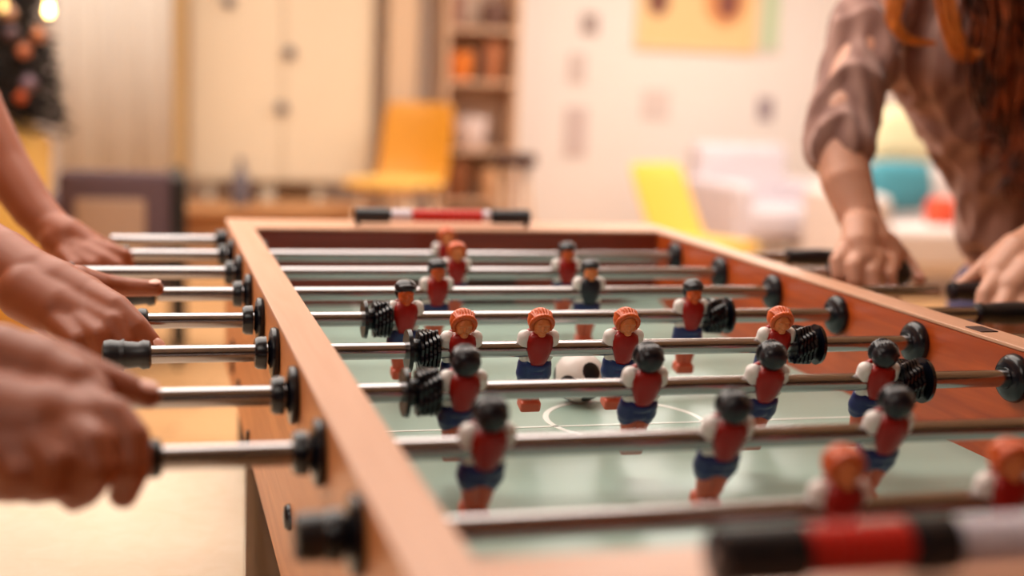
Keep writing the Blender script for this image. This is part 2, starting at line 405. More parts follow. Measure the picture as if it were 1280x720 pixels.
# ------------------------------------------------------------------ room
XL, XR, YB, YF, ZC = -3.2, 8.2, 6.6, -4.2, 2.9
M_wall = plain('wall_paint', (234, 222, 214), .8, var=.03, scale=2)
M_warm = plain('wall_paint_warm', (168, 136, 112), .8, var=.03, scale=2)
M_ceil = plain('ceiling_paint', (235, 228, 218), .9)
m, n, l, b = newmat('floor_planks')
tc = n.new('ShaderNodeTexCoord'); br = n.new('ShaderNodeTexBrick'); br.inputs['Scale'].default_value = 1
br.inputs['Brick Width'].default_value = 1.2; br.inputs['Row Height'].default_value = .16; br.inputs['Mortar Size'].default_value = .003
br.inputs['Color1'].default_value = lin((212, 166, 116)); br.inputs['Color2'].default_value = lin((196, 148, 98)); br.inputs['Mortar'].default_value = lin((110, 66, 34))
mp = n.new('ShaderNodeMapping'); mp.inputs['Rotation'].default_value = (0, 0, .25)
l.new(tc.outputs['Object'], mp.inputs[0]); l.new(mp.outputs[0], br.inputs['Vector']); l.new(br.outputs['Color'], b.inputs['Base Color']); b.inputs['Roughness'].default_value = .4
M_floor = m
struct(box('floor', (XL-.1, YF-.1, -.1), (XR+.1, YB+.1, 0), M_floor, bev=0))
struct(box('ceiling', (XL-.1, YF-.1, ZC), (XR+.1, YB+.1, ZC+.1), M_ceil, bev=0))
struct(box('wall_back', (XL, YB, 0), (XR, YB+.1, ZC), M_wall, bev=0))
struct(box('wall_right', (XR, YF, 0), (XR+.1, YB, ZC), M_wall, bev=0))
M_dim = plain('wall_paint_dim', (60, 44, 38), .85)  # dark colour carries the dimness of the hall behind the camera
struct(box('wall_front', (XL, YF-.1, 0), (XR, YF, ZC), M_dim, bev=0))
# left wall, out of view; tone darkened to cut fill light
struct(box('wall_left', (XL-.1, YF, 0), (XL, YB, ZC), M_warm, bev=0))
struct(box('baseboard_back', (XL, YB-.015, 0), (XR, YB, .10), plain('baseboard', (236, 226, 216), .6), bev=.003))

def area(name, loc, aim, sx, sy, power, col, spread=None):
    d = bpy.data.lights.new(name, 'AREA'); d.shape = 'RECTANGLE'; d.size = sx; d.size_y = sy; d.energy = power; d.color = col
    o = bpy.data.objects.new(name, d); COL.objects.link(o); o.location = loc
    o.rotation_euler = (Vector(aim)-Vector(loc)).to_track_quat('-Z', 'Y').to_euler(); return o
# ceiling light panels (lamp housings with glowing diffusers)
M_glow = emis('lamp_diffuser', (255, 246, 234), 2.6)
def ceiling_lamp(x, y, sx, sy, power, label, col=(1, .955, .90)):
    t = thing('ceiling_lamp', label, 'ceiling lamp', (x, y, ZC))
    box('frame', (-sx/2-.03, -sy/2-.03, -.045), (sx/2+.03, sy/2+.03, 0), plain('lamp_frame', (230, 230, 226), .4), t, bev=.004)
    box('diffuser', (-sx/2, -sy/2, -.052), (sx/2, sy/2, -.045), M_glow, t, bev=0)
    area('lamp_light', (x, y, ZC-.06), (x, y, 0), sx, sy, power, col)
EXPO = -.08
ceiling_lamp(-.4, .85, 3.0, 3.1, 68, 'very large ceiling lamp panel above the foosball table and the left players')
ceiling_lamp(-1.0, 4.2, 2.2, 1.2, 60, 'ceiling lamp panel over the cream cupboard')
ceiling_lamp(3.2, 4.4, 2.4, 1.2, 108, 'ceiling lamp panel before the right part of the back wall')
ceiling_lamp(6.2, 3.0, 1.4, 1.4, 30, 'ceiling lamp panel in the right rear corner of the room')
ceiling_lamp(-1.6, -2.6, 1.4, 1.4, 6, 'added fill light panel behind the near left player')  # weak front fill, added; no lamp known there
wd = bpy.data.worlds.new('world'); S.world = wd; wd.use_nodes = True
wd.node_tree.nodes['Background'].inputs[0].default_value = (1, .9, .8, 1); wd.node_tree.nodes['Background'].inputs[1].default_value = .3

# ------------------------------------------------------------------ background furniture
M_cream = plain('cream_lacquer', (226, 206, 178), .5, var=.02, scale=3)
M_knob = plain('dark_knob', (96, 86, 92), .4)
M_leg = plain('white_leg', (232, 216, 192), .5)
yb = 5.9
def bgx(px, Y=yb): return at(px, 150, Y=Y).x
c0, c1 = bgx(236), bgx(466)
cb = thing('cream_cupboard', 'tall cream cupboard on white legs with dark round knobs against the back wall', 'cupboard', ((c0+c1)/2, yb, 0))
hw = (c1-c0)/2; zb = at(350, 228, Y=yb).z
box('body', (-hw, 0, zb), (hw, .45, 2.3), M_cream, cb, bev=.01)
for s in (-1, 1):
    d = box('door', (-hw+.01 if s < 0 else .004, -.02, zb+.01), (-.004 if s < 0 else hw-.01, .0, 2.28), M_cream, cb, bev=.006)
for px, py in ((362, 66), (352, 135), (286, 2)):
    q = at(px, py, Y=yb-.03)-Vector(cb.location)
    lathe('door_knob', [(-.05, .02), (-.045, .036), (-.02, .03), (0, .012)], M_knob, cb, axis='Y', off=(q.x, 0, q.z))
for px in (262, 336, 400):
    x = bgx(px)-cb.location.x; w = .05 if px != 336 else .075
    box('leg', (x-w/2, .02, 0), (x+w/2, .07, zb+.01), M_leg, cb, bev=.005)
q = at(301, 222, Y=yb-.25)
o = lathe('bottle', [(0, .05), (.004, .055), (.16, .055), (.2, .022), (.27, .020), (.275, .01)], M_knob, None, axis='Z', off=(q.x, q.y, 0)); o.location.z = q.z-.16
tag(o, 'dark bottle standing on the low shelf under the cream cupboard', 'bottle')
zs = q.z-.16
sh = thing('low_shelf', 'low brown wooden shelf standing below the cream cupboard', 'shelf', (cb.location.x, yb-.25, 0))
M_brown = wood('brown_wood', (186, 136, 92), (204, 154, 106), .5, axis=0)
box('shelf_board', (-hw-.1, -.1, zs-.04), (hw, .1, zs), M_brown, sh, bev=.004)
for x in (-hw-.08, hw-.06): box('side_panel', (x, -.09, 0), (x+.04, .09, zs-.038), M_brown, sh, bev=.003)
box('back_panel', (-hw-.1, .1, 0), (hw, .115, zs+.02), M_brown, sh, bev=.002)
# ochre door frame strip and grey curtain
x0, x1 = at(216, 100, Y=yb).x, at(234, 100, Y=yb).x
tag(box('pine_post', (x0, yb, 0), (x1, yb+.06, ZC-.01), wood('pine', (228, 192, 136), (236, 204, 150), .5, axis=2), None, bev=.004), 'slim honey-coloured wooden post between grey curtain and cream cupboard', 'post')
bm = bmesh.new(); x0, x1 = at(70, 100, Y=5.5).x, at(214, 100, Y=5.5).x; N = 90; pv = None
for k in range(N+1):
    x = x0+(x1-x0)*k/N; y = 5.5+.004*sin(k*.62)+.015*sin(k*.23)
    v = [bm.verts.new((x, y+dy, z)) for dy, z in ((0, .03), (0, ZC-.06), (.006, ZC-.06), (.006, .03))]
    if pv:
        for q in range(4): bm.faces.new((pv[q], pv[(q+1) % 4], v[(q+1) % 4], v[q]))
    pv = v
o = fin(bm, 'curtain', plain('grey_cloth', (204, 194, 182), .9, var=.05, scale=8)); tag(o, 'greige floor-length curtain hanging behind the dark armchair', 'curtain')
# dark armchair
Ya = 3.0
A0, A1 = at(72, 212, Y=Ya), at(216, 212, Y=Ya)
ac = thing('armchair', 'dark charcoal armchair with a taupe back panel in front of the curtain', 'armchair', ((A0.x+A1.x)/2, Ya, 0))
hwa = (A1.x-A0.x)/2; zt = A0.z
M_char = plain('charcoal_cloth', (90, 68, 74), .8, var=.1); M_taupe = plain('taupe_cloth', (172, 142, 120), .9, var=.08); M_blk = plain('black_frame', (18, 16, 16), .5)
box('backrest', (-hwa, -.05, .42), (hwa, .05, zt), M_char, ac, bev=.03)
box('back_panel', (-hwa+.06, -.066, .44), (hwa-.10, -.04, zt-.10), M_taupe, ac, bev=.015)
box('side_frame', (hwa-.005, -.06, .1), (hwa+.05, .6, zt-.02), M_blk, ac, bev=.01)
box('side_frame', (-hwa-.045, -.06, .1), (-hwa+.005, .6, zt-.12), M_char, ac, bev=.01)
box('seat', (-hwa+.01, .04, .28), (hwa-.01, .62, .44), M_char, ac, bev=.03)
for x in (-hwa-.02, hwa+.02):
    for y in (0, .5): lathe('leg', [(0, .012), (.11, .018)], M_blk, ac, axis='Z', off=(x, y, 0), seg=16)

# yellow shell chairs
M_yel = plain('mustard_shell', (218, 146, 16), .45, var=.04, scale=5); M_yel2 = plain('pale_yellow_shell', (232, 182, 70), .5)
M_seat = plain('straw_cushion', (236, 190, 100), .7, var=.05)
def shell_chair(name, label, loc, rz, w, sz, bh, lean, mat, seatmat, tiltx=0):
    t = thing(name, label, 'chair', loc, rz)
    bm = bmesh.new(); rows = []
    path = [(-.24, 0), (-.22, .02), (-.10, 0), (.06, -.01), (.16, .01), (.22, .08), (.24+lean*.4, bh*.5), (.25+lean*.8, bh*.85), (.26+lean, bh)]
    for j, (y, z) in enumerate(path):
        rows.append([bm.verts.new((w/2*tt*(1 if j < 8 else .9), y-(.03*tt*tt if j > 4 else 0), sz+z+(.02*tt*tt if j <= 4 else 0))) for tt in (-1, -.8, -.4, 0, .4, .8, 1)])
    for a in range(len(rows)-1):
        for b in range(6): bm.faces.new((rows[a][b], rows[a][b+1], rows[a+1][b+1], rows[a+1][b]))
    o = fin(bm, 'shell', mat, t)
    md = o.modifiers.new('s', 'SOLIDIFY'); md.thickness = .018; md2 = o.modifiers.new('u', 'SUBSURF'); md2.levels = 2; md2.render_levels = 2
    box('seat_cushion', (-w/2+.02, -.235, sz+.02), (w/2-.02, .18, sz+.065), seatmat, t, bev=.02)
    for sx in (-1, 1):
        for sy in (-1, 1):
            bm = bmesh.new(); add_cone(bm, (sx*w*.46, sy*.24, 0), (sx*w*.30, sy*.14, sz), .011, .016, 14); fin(bm, 'leg', MT['pine'], t)
    return t
k1 = at(515, 250, Y=5.4)
shell_chair('shell_chair', 'mustard yellow chair with straw-coloured seat cushion beside the wooden shelf', (k1.x-.09, 5.4, 0), radians(-38), .47, at(470, 240, Y=5.2).z, .50, .05, M_yel, M_seat)
k2 = at(860, 250, Y=4.6)
shell_chair('shell_chair', 'pale yellow chair turned sideways in front of the lilac armchair', (k2.x+.10, 4.6, 0), radians(28), .46, .26, .46, .16, M_yel2, M_yel2)

# wooden shelf unit with pots
Ys = 6.0
s0, s1 = at(548, 100, Y=Ys), at(642, 100, Y=Ys)
su = thing('shelf_unit', 'open brown wooden shelf unit against the back wall behind the mustard chair', 'shelf', ((s0.x+s1.x)/2, Ys, 0))
hs = (s1.x-s0.x)/2; M_sh = wood('shelf_wood', (200, 160, 128), (212, 174, 142), .6, axis=2)
for x in (-hs, hs-.035): box('upright', (x, -.15, 0), (x+.035, .2, 2.4), M_sh, su, bev=.004)
box('back_board', (-hs+.035, .18, .05), (hs-.035, .2, 2.38), plain('shelf_back', (216, 188, 166), .8), su, bev=0)
zl = [.2, at(600, 250, Y=Ys).z, at(600, 188, Y=Ys).z, at(600, 103, Y=Ys).z, at(600, 38, Y=Ys).z, 2.3]
for z in zl: box('shelf_board', (-hs+.035, -.15, z-.012), (hs-.035, .18, z+.012), M_sh, su, bev=.002)
def pot(px, zi, w, h, col, name, label, cat, Y=Ys-.03):
    q = at(px, 100, Y=Y); z = zl[zi]+.012
    o = lathe(name, [(0, w*.36), (.005, w*.38), (h*.5, w*.47), (h*.9, w*.5), (h, w*.5), (h, w*.44), (h*.85, w*.42)], plain(name+'_glaze', col, .5, var=.15), None, axis='Z', off=(0, 0, 0), seg=24)
    o.location = (q.x, Y, z); tag(o, label, cat); return o
pot(574, 3, .17, .17, (216, 118, 40), 'flower_pot', 'orange flower pot on the middle board of the shelf unit', 'pot')
pot(616, 3, .12, .24, (176, 110, 72), 'clay_vase', 'tan clay vase beside the orange flower pot', 'vase')
pot(566, 4, .12, .2, (140, 96, 80), 'brown_vase', 'brown vase on the upper board of the shelf unit', 'vase')
pot(614, 4, .17, .16, (104, 74, 64), 'dark_pot', 'dark brown pot on the upper right of the shelf unit', 'pot')
pot(590, 2, .22, .2, (216, 196, 190), 'white_pot', 'white pot on the board below the orange flower pot', 'pot')
pot(572, 1, .2, .24, (134, 80, 48), 'brown_basket', 'brown basket low in the shelf unit beside the mustard chair', 'basket')
pot(616, 1, .16, .2, (206, 160, 120), 'tan_jar', 'tan jar low in the shelf unit', 'jar')
x0, x1 = at(486, 60, Y=5.8).x, at(522, 60, Y=5.8).x
tag(box('wall_panel', (x0, 5.8, 0), (x1, 5.86, ZC-.01), plain('tan_panel', (204, 172, 140), .7), None, bev=.004), 'narrow tan upright panel standing left of the shelf unit', 'panel')
# dark stool seat
q = at(643, 198, Y=5.0)
st = thing('round_stool', 'small stool with a dark brown seat right of the shelf unit', 'stool', (q.x, 5.0, 0))
lathe('seat', [(q.z-.04, .10), (q.z-.035, .125), (q.z+.02, .125), (q.z+.03, .11)], plain('dark_leather', (66, 38, 32), .6), st, axis='Z')
for k in range(4):
    a = pi/4+k*pi/2; bm = bmesh.new(); add_cone(bm, (.17*cos(a), .17*sin(a), 0), (.08*cos(a), .08*sin(a), q.z-.03), .012, .014, 12); fin(bm, 'leg', M_sh, st)

# pictures and small wall ornaments
def picture(name, label, px0, py0, px1, py1, matbuild, fw=.03, fc=(236, 206, 160)):
    a, b = at(px0, py1, Y=YB-.02), at(px1, py1, Y=YB-.02); zt = at((px0+px1)/2, py0, Y=YB-.02).z
    t = thing(name, label, 'picture', ((a.x+b.x)/2, YB, a.z)); w = (b.x-a.x)/2; h = zt-a.z
    bm = bmesh.new()
    add_box(bm, (-w, -.03, 0), (w, 0, fw)); add_box(bm, (-w, -.03, h-fw), (w, 0, h)); add_box(bm, (-w, -.03, fw), (-w+fw, 0, h-fw)); add_box(bm, (w-fw, -.03, fw), (w, 0, h-fw))
    fin(bm, 'frame', plain(name+'_frame', fc, .5), t, smooth=False)
    box('print', (-w+fw, -.02, fw), (w-fw, -.001, h-fw), matbuild, t, bev=0)
    return t
m, n, l, b = newmat('blotched_print'); tc = n.new('ShaderNodeTexCoord')
col = None; base = lin((238, 196, 140))
prev = None
for (cx, cz, rx, rz_, c) in ((-.30, .34, .10, .14, (120, 70, 54)), (.20, .36, .19, .22, (214, 140, 84)), (.22, .34, .10, .13, (128, 72, 60))):
    mp = n.new('ShaderNodeMapping'); mp.inputs['Location'].default_value = (-cx/rx, 0, -cz/rz_); mp.inputs['Scale'].default_value = (1/rx, 0, 1/rz_)
    gr = n.new('ShaderNodeTexGradient'); gr.gradient_type = 'SPHERICAL'
    rp = n.new('ShaderNodeValToRGB'); rp.color_ramp.elements[0].position = .05; rp.color_ramp.elements[1].position = .3
    mx = n.new('ShaderNodeMixRGB'); mx.inputs[2].default_value = lin(c)
    if prev is None: mx.inputs[1].default_value = base
    else: l.new(prev.outputs[0], mx.inputs[1])
    l.new(tc.outputs['Object'], mp.inputs[0]); l.new(mp.outputs[0], gr.inputs[0]); l.new(gr.outputs['Fac'], rp.inputs[0]); l.new(rp.outputs[0], mx.inputs[0]); prev = mx
l.new(prev.outputs[0], b.inputs['Base Color'])
picture('framed_print', 'wide yellow and orange framed print with brown blotches high on the back wall', 794, -130, 945, 60, m)
picture('green_print', 'narrow tall pale green framed strip right of the orange print', 949, -130, 972, 62, plain('green_paper', (190, 204, 168), .8), fw=.02, fc=(214, 214, 190))
for k, (px, py, w, h, c, lb) in enumerate(((720, 165, .16, .34, (204, 184, 178), 'faint grey tall paper pinned in the middle of the back wall'),
        (738, 30, .12, .14, (166, 148, 142), 'small grey picture high on the wall left of the orange print'),
        (957, 136, .12, .16, (160, 142, 146), 'small grey picture below the green strip'),
        (722, 85, .12, .2, (206, 188, 180), 'pale grey paper above the tall paper on the back wall'),
        (820, 130, .2, .2, (216, 198, 190), 'faint square paper below the orange print'))):
    q = at(px, py, Y=YB-.01)
    o = box('wall_paper_sheet' if k in (0, 3, 4) else 'small_picture', (-w/2, -.012, -h/2), (w/2, -.0005, h/2), plain('sheet_%d' % k, c, .8), None, bev=.002)
    o.location = (q.x, YB, q.z); tag(o, lb, 'picture')

# lilac armchair with pattern
q = at(940, 250, Y=5.9)
M_lil = plain('lilac_cloth', (216, 204, 208), .9, var=.18, scale=9)
la = thing('lilac_armchair', 'pale lilac patterned armchair behind the pale yellow chair', 'armchair', (q.x, 5.9, 0), radians(10))
box('backrest', (-.36, .1, .3), (.36, .28, .80), M_lil, la, bev=.06); box('seat', (-.34, -.45, .22), (.34, .12, .42), M_lil, la, bev=.05)
for s in (-1, 1): box('armrest', (s*.36-.07, -.45, .12), (s*.36+.07, .2, .58), M_lil, la, bev=.05)
for sx in (-.33, .33):
    for sy in (-.4, .2): lathe('leg', [(0, .015), (.14, .022)], M_sh, la, axis='Z', off=(sx, sy, 0), seg=12)
# white sofa with cushions
Yq = 4.4
z2 = at(1130, 262, Y=Yq)
sf = thing('sofa', 'long white sofa standing along the back of the room at right', 'sofa', (z2.x+.52, Yq+.35, 0))
SW = .66; M_sof = plain('white_cloth', (226, 212, 206), .9, var=.05, scale=5)
box('seat', (-SW, -.35, .18), (SW, .35, .42), M_sof, sf, bev=.05); box('backrest', (-SW, .25, .18), (SW, .5, .72), M_sof, sf, bev=.06)
for s in (-1, 1): box('armrest', (s*SW-.08, -.35, .12), (s*SW+.08, .45, .6), M_sof, sf, bev=.05)
for sx in (-.6, .6):
    for sy in (-.3, .4): lathe('leg', [(0, .015), (.14, .022)], M_sh, sf, axis='Z', off=(sx, sy, 0), seg=12)
def cushion(px, py, w, h, c, label, tilt=-.18, Y=Yq+.22, pat=.05, d=.14):
    p = at(px, py, Y=Y)
    bm = bmesh.new(); N = 14; g = {}
    for sgn in (-1, 1):
        for i in range(N+1):
            for j in range(N+1):
                u, v = 2*i/N-1, 2*j/N-1; th = d/2*max(0, (1-u**4)*(1-v**4))**.5
                g[sgn, i, j] = (w/2*u*(1-.06*v*v), sgn*th, h/2*v*(1-.06*u*u))
        vv = {k: bm.verts.new(val) for k, val in g.items() if k[0] == sgn}
        for i in range(N):
            for j in range(N): bm.faces.new((vv[sgn, i, j], vv[sgn, i+1, j], vv[sgn, i+1, j+1], vv[sgn, i, j+1]))
    bmesh.ops.remove_doubles(bm, verts=bm.verts, dist=1e-5)
    o = fin(bm, 'cushion', plain('cushion_cloth', c, .85, var=pat, scale=8)); o.location = p; o.rotation_euler = (tilt, 0, .1); tag(o, label, 'cushion', 'cushions on the white sofa'); return o
cushion(1125, 232, .46, .30, (70, 142, 156), 'teal blue cushion leaning on the white sofa', Y=Yq+.45)
cushion(1128, 168, .50, .34, (226, 212, 170), 'pale cream-yellow cushion standing behind the teal one', Y=Yq+.74)
cushion(1176, 266, .18, .18, (224, 84, 52), 'red-orange cushion on the white sofa beside the standing woman', Y=Yq+.25)
# small teal bin
# christmas tree
q = at(28, 60, Y=2.6)
tr = thing('decorated_tree', 'dark decorated tree with baubles and warm fairy lights at the far left', 'tree', (q.x-.13, 2.6, 0))
M_tree = plain('dark_needles', (30, 22, 18), .8, var=.4, scale=40)
bm = bmesh.new()
random.seed(3)
for k in range(900):
    h = random.uniform(.0, 1.0); z = .98+1.15*h; rmax = .25*(1-h)+.03; a = random.uniform(0, 2*pi)
    c = Vector((0, 0, z)); e = Vector((rmax*cos(a), rmax*sin(a), z-.10*random.uniform(.2, 1)))
    add_cone(bm, c, e, .012, .003, 5)
    for s in range(5):
        p = c.lerp(e, .35+.14*s); b2 = a+random.choice((-1, 1))*.8
        add_cone(bm, p, p+Vector((.06*cos(b2), .06*sin(b2), random.uniform(-.03, .03))), .007, .001, 4)
add_lathe(bm, [(.97, .10), (1.0, .20), (1.5, .13), (2.0, .02)], 'Z', 20); fin(bm, 'branches', M_tree, tr)
lathe('trunk', [(.28, .03), (2.05, .01)], plain('bark', (70, 44, 30), .9), tr, axis='Z', seg=12)
lathe('pot', [(0, .13), (.01, .14), (.36, .18), (.38, .19), (.40, .18)], plain('brass_pot', (206, 150, 62), .5, var=.1), tr, axis='Z')
stb = lathe('stand', [(.40, .10), (.42, .20), (.88, .22), (.95, .16), (1.0, .05)], plain('ochre_wrap', (210, 160, 74), .7, var=.12, scale=12), tr, axis='Z')
for k, (px, py, r, c) in enumerate(((36, 105, .026, (110, 84, 94)), (30, 64, .024, (170, 96, 60)), (48, 44, .024, (170, 104, 66)), (10, 16, .026, (170, 130, 110)), (14, 42, .024, (84, 62, 68)), (26, 122, .020, (180, 76, 30)))):
    p = at(px, py, Y=2.28 if k != 5 else 2.385)
    bm = bmesh.new(); add_ball(bm, (0, 0, 0), r, sub=3); add_cone(bm, (0, 0, r*.9), (0, 0, r*1.25), r*.25, r*.2, 10)
    o = fin(bm, 'bauble', plain('bauble_%d' % k, c, .35, metal=.3)); o.location = p
    tag(o, ['mauve bauble lowest on the dark tree', 'copper bauble in the middle of the dark tree', 'gold bauble under the glowing bulb', 'pale pink bauble at the top left of the tree', 'plum bauble at the left of the tree', 'orange bauble at the bottom of the tree near its ochre wrap'][k], 'bauble', 'baubles on the dark tree')
for k, (px, py, s) in enumerate(((61, 14, 20), (4, 8, 2))):
    p = at(px, py, Y=2.25)
    bm = bmesh.new(); add_ball(bm, (0, 0, 0), (.012, .012, .016), sub=3); add_cone(bm, (0, 0, .012), (0, 0, .03), .007, .007, 10)
    o = fin(bm, 'fairy_light', emis('bulb_%d' % k, (255, 214, 130), s)); o.location = p
    tag(o, ['bright glowing fairy light bulb on the right edge of the dark tree', 'dimmer fairy light bulb at the top left of the dark tree'][k], 'light bulb', 'fairy lights on the tree')

# ------------------------------------------------------------------ people
def A(*q): return at(q[0], q[1], D=q[2])
def ch(*pts):   # (px, py, depth, radius) measured on the photograph -> world chain
    return [(A(p[0], p[1], p[2]), p[3]) for p in pts]
V = Vector
def nail(parent, a, b, r, up):
    """small fingernail on the back of a fingertip"""
    bm = bmesh.new(); d = (b-a).normalized(); u = (up - d*up.dot(d)).normalized(); s = d.cross(u)
    mt = Matrix((s, d, u)).transposed()
    rr = bmesh.ops.create_icosphere(bm, subdivisions=3, radius=1)
    for v in rr['verts']: v.co = mt @ V((v.co.x*r*.62, v.co.y*r*.8, v.co.z*r*.16)) + b + u*r*.93
    return fin(bm, 'fingernail', MT['nail'], parent)
def folds(o, amp, fx, seed=0):
    me = o.data; me.calc_loop_triangles() if 0 else None
    ns = [v.normal.copy() for v in me.vertices]
    for v, nn in zip(me.vertices, ns):
        p = v.co; q = V((p.x*fx[0], p.y*fx[1], p.z*fx[2]+p.x*fx[3]))+V((seed, seed*.7, 0))
        h = noise.noise(q) ; h = (1-abs(h)*2.4); h2 = noise.noise(q*2.3)
        v.co = p + nn*(amp*(h-.4)+amp*.35*h2)
def eyes_and_face(t, c, f, upv, side, s=1):
    for k in (-1, 1):
        bm = bmesh.new(); add_ball(bm, c+f*.088*s+side*k*.030*s+upv*.006, .0105*s); fin(bm, 'eye', plain('eye_white', (232, 226, 220), .2), t)
        bm = bmesh.new(); add_ball(bm, c+f*.0965*s+side*k*.030*s+upv*.006, .0045*s); fin(bm, 'iris', plain('iris', (60, 40, 26), .2), t)
def add_head(bm, c, f, upv):
    side = f.cross(upv).normalized()
    R_ = Matrix((side, f, upv)).transposed()
    def bl(x, y, z, r):
        rr = bmesh.ops.create_icosphere(bm, subdivisions=3, radius=1)
        if not hasattr(r, '__len__'): r = (r, r, r)
        for v in rr['verts']: v.co = R_ @ V((v.co.x*r[0]+x, v.co.y*r[1]+y, v.co.z*r[2]+z)) + c
    bl(0, -.008, .030, (.076, .094, .086)); bl(0, .022, -.030, (.062, .068, .072)); bl(0, .058, -.082, (.026, .022, .02))
    bl(0, .096, -.012, (.013, .018, .016)); bl(0, .088, .012, (.008, .014, .028)); bl(0, .084, -.048, (.025, .012, .006)); bl(0, .082, -.057, (.021, .012, .006))
    for k in (-1, 1):
        bl(k*.076, -.012, -.004, (.010, .020, .032)); bl(k*.030, .078, .028, (.022, .012, .007)); bl(k*.042, .062, -.022, (.022, .020, .018))
    return side
def limb(bm, pts): add_chain(bm, pts, sub=3)

def hands_person(label, chains, hand_nails, torso, headc, hd, legs, hair_c, shirt_c, extra_arm, sleeves, skin):
    t = thing('person', label, 'person', (torso[0].x, torso[0].y, 0))
    inv = Matrix.Translation(-V(t.location))
    bm = bmesh.new()
    for c in chains: limb(bm, c)
    limb(bm, extra_arm)
    hips, waist, chest, neck = torso
    add_ball(bm, hips, (.15, .12, .12)); add_cone(bm, hips, waist, .14, .12); add_ball(bm, waist, (.13, .105, .12)); add_cone(bm, waist, chest, .12, .14); add_ball(bm, chest, (.165, .115, .14))
    limb(bm, [(chest, .11), (neck, .052), (headc-V((0, 0, .05)), .05)])
    up_ = V((0, 0, 1)); side = add_head(bm, headc, hd, up_)
    for L in legs: limb(bm, L)
    bmesh.ops.transform(bm, matrix=inv, verts=bm.verts)
    meld('body', bm, .0030, 9, skin, t)
    for (a, b, r, u) in hand_nails: nail(t, a-V(t.location), b-V(t.location), r, u)
    eyes_and_face(t, headc-V(t.location), hd, up_, side)
    bm = bmesh.new()
    add_ball(bm, hips+V((0, 0, .05)), (.17, .14, .10)); add_cone(bm, hips, waist, .155, .14); add_ball(bm, waist, (.15, .125, .12)); add_cone(bm, waist, chest, .14, .155); add_ball(bm, chest, (.182, .130, .145)); add_ball(bm, neck-V((0, 0, .02)), .066)
    for s in sleeves: limb(bm, s)
    bmesh.ops.transform(bm, matrix=inv, verts=bm.verts)
    o = meld('shirt', bm, .007, 4, plain('shirt_cloth', shirt_c, .9), t); folds(o, .005, (9, 9, 5, 6), 3)
    bm = bmesh.new(); add_ball(bm, hips-V((0, 0, .02)), (.168, .135, .12))
    for L in legs: limb(bm, [(p, r+.014) for p, r in L[:-2]])
    bmesh.ops.transform(bm, matrix=inv, verts=bm.verts)
    meld('trousers', bm, .008, 4, plain('trouser_cloth', (44, 46, 62), .9), t)
    for L in legs:
        bm = bmesh.new(); p, q = L[-2][0], L[-1][0]; limb(bm, [(p-V((0, 0, .03)), .048), ((p+q)/2-V((0, 0, .01)), .046), (q, .042)])
        bmesh.ops.transform(bm, matrix=inv, verts=bm.verts)
        for v in bm.verts: v.co.z = max(v.co.z, .002)
        meld('shoe', bm, .005, 3, plain('shoe_leather', (30, 28, 30), .5), t)
    bm = bmesh.new(); add_ball(bm, headc-hd*.022+V((0, 0, .045)), (.088, .088, .086)); add_ball(bm, headc-hd*.045+V((0, 0, -.01)), (.078, .06, .075))
    bmesh.ops.transform(bm, matrix=inv, verts=bm.verts)
    o = meld('hair', bm, .005, 2, plain('short_hair', hair_c, .6, var=.3, scale=60), t); folds(o, .006, (60, 60, 20, 0), 5)
    return t

def leg_chain(hip, knee, ank, toe): return [(hip, .082), ((hip+knee)/2, .072), (knee, .054), ((knee*.6+ank*.4), .052), (ank, .036), (toe, .034)]
UPZ = V((-.2, -.3, 1))
# --- far left player: two bare forearms, hands on the first and the third rod
A_hand = [
 ch((-80, 45, 1.98, .046), (-35, 130, 1.965, .043), (5, 208, 1.95, .038), (42, 262, 1.93, .032), (66, 286, 1.92, .029)),
 ch((60, 284, 1.92, .028), (85, 296, 1.90, .028), (105, 306, 1.90, .024), (118, 312, 1.90, .018)),
 ch((72, 300, 1.90, .026), (95, 316, 1.885, .022), (108, 322, 1.88, .017)),
 ch((96, 292, 1.95, .018), (114, 299, 1.965, .0125), (130, 306, 1.97, .0110), (142, 311, 1.97, .0095)),
 ch((115, 308, 1.89, .015), (138, 314, 1.88, .0120), (156, 319, 1.88, .0108), (160, 330, 1.885, .0098)),
 ch((108, 316, 1.875, .015), (130, 325, 1.865, .0120), (146, 333, 1.865, .0108), (144, 345, 1.88, .0095)),
 ch((96, 320, 1.87, .014), (114, 332, 1.855, .0118), (126, 343, 1.86, .0105), (118, 352, 1.88, .0092)),
 ch((80, 318, 1.87, .013), (92, 333, 1.85, .0108), (98, 344, 1.86, .0096), (92, 350, 1.88, .0085))]
B_hand = [
 ch((-250, 215, 1.62, .050), (-140, 262, 1.58, .048), (-60, 300, 1.54, .045), (0, 330, 1.51, .041), (35, 350, 1.49, .037)),
 ch((30, 346, 1.50, .036), (70, 362, 1.48, .034), (104, 374, 1.47, .028), (126, 380, 1.46, .020)),
 ch((35, 366, 1.47, .034), (72, 388, 1.455, .032), (104, 398, 1.45, .026), (122, 402, 1.44, .019)),
 ch((96, 352, 1.52, .020), (128, 356, 1.555, .0145), (158, 359, 1.565, .0118), (186, 360, 1.565, .0106), (196, 361, 1.565, .0095)),
 ch((118, 372, 1.46, .0190), (146, 384, 1.435, .0150), (172, 408, 1.425, .0128), (190, 430, 1.425, .0112), (197, 437, 1.425, .0100)),
 ch((112, 390, 1.445, .0170), (142, 404, 1.42, .0142), (156, 428, 1.415, .0124), (148, 448, 1.43, .0108)),
 ch((96, 400, 1.44, .0170), (124, 420, 1.41, .0138), (134, 442, 1.41, .0120), (122, 456, 1.43, .0104)),
 ch((72, 402, 1.435, .0160), (96, 426, 1.41, .0125), (102, 444, 1.41, .0108), (92, 454, 1.43, .0095))]
hipA = V((-.98, -.42, .92)); shA = A(-80, 45, 1.98)
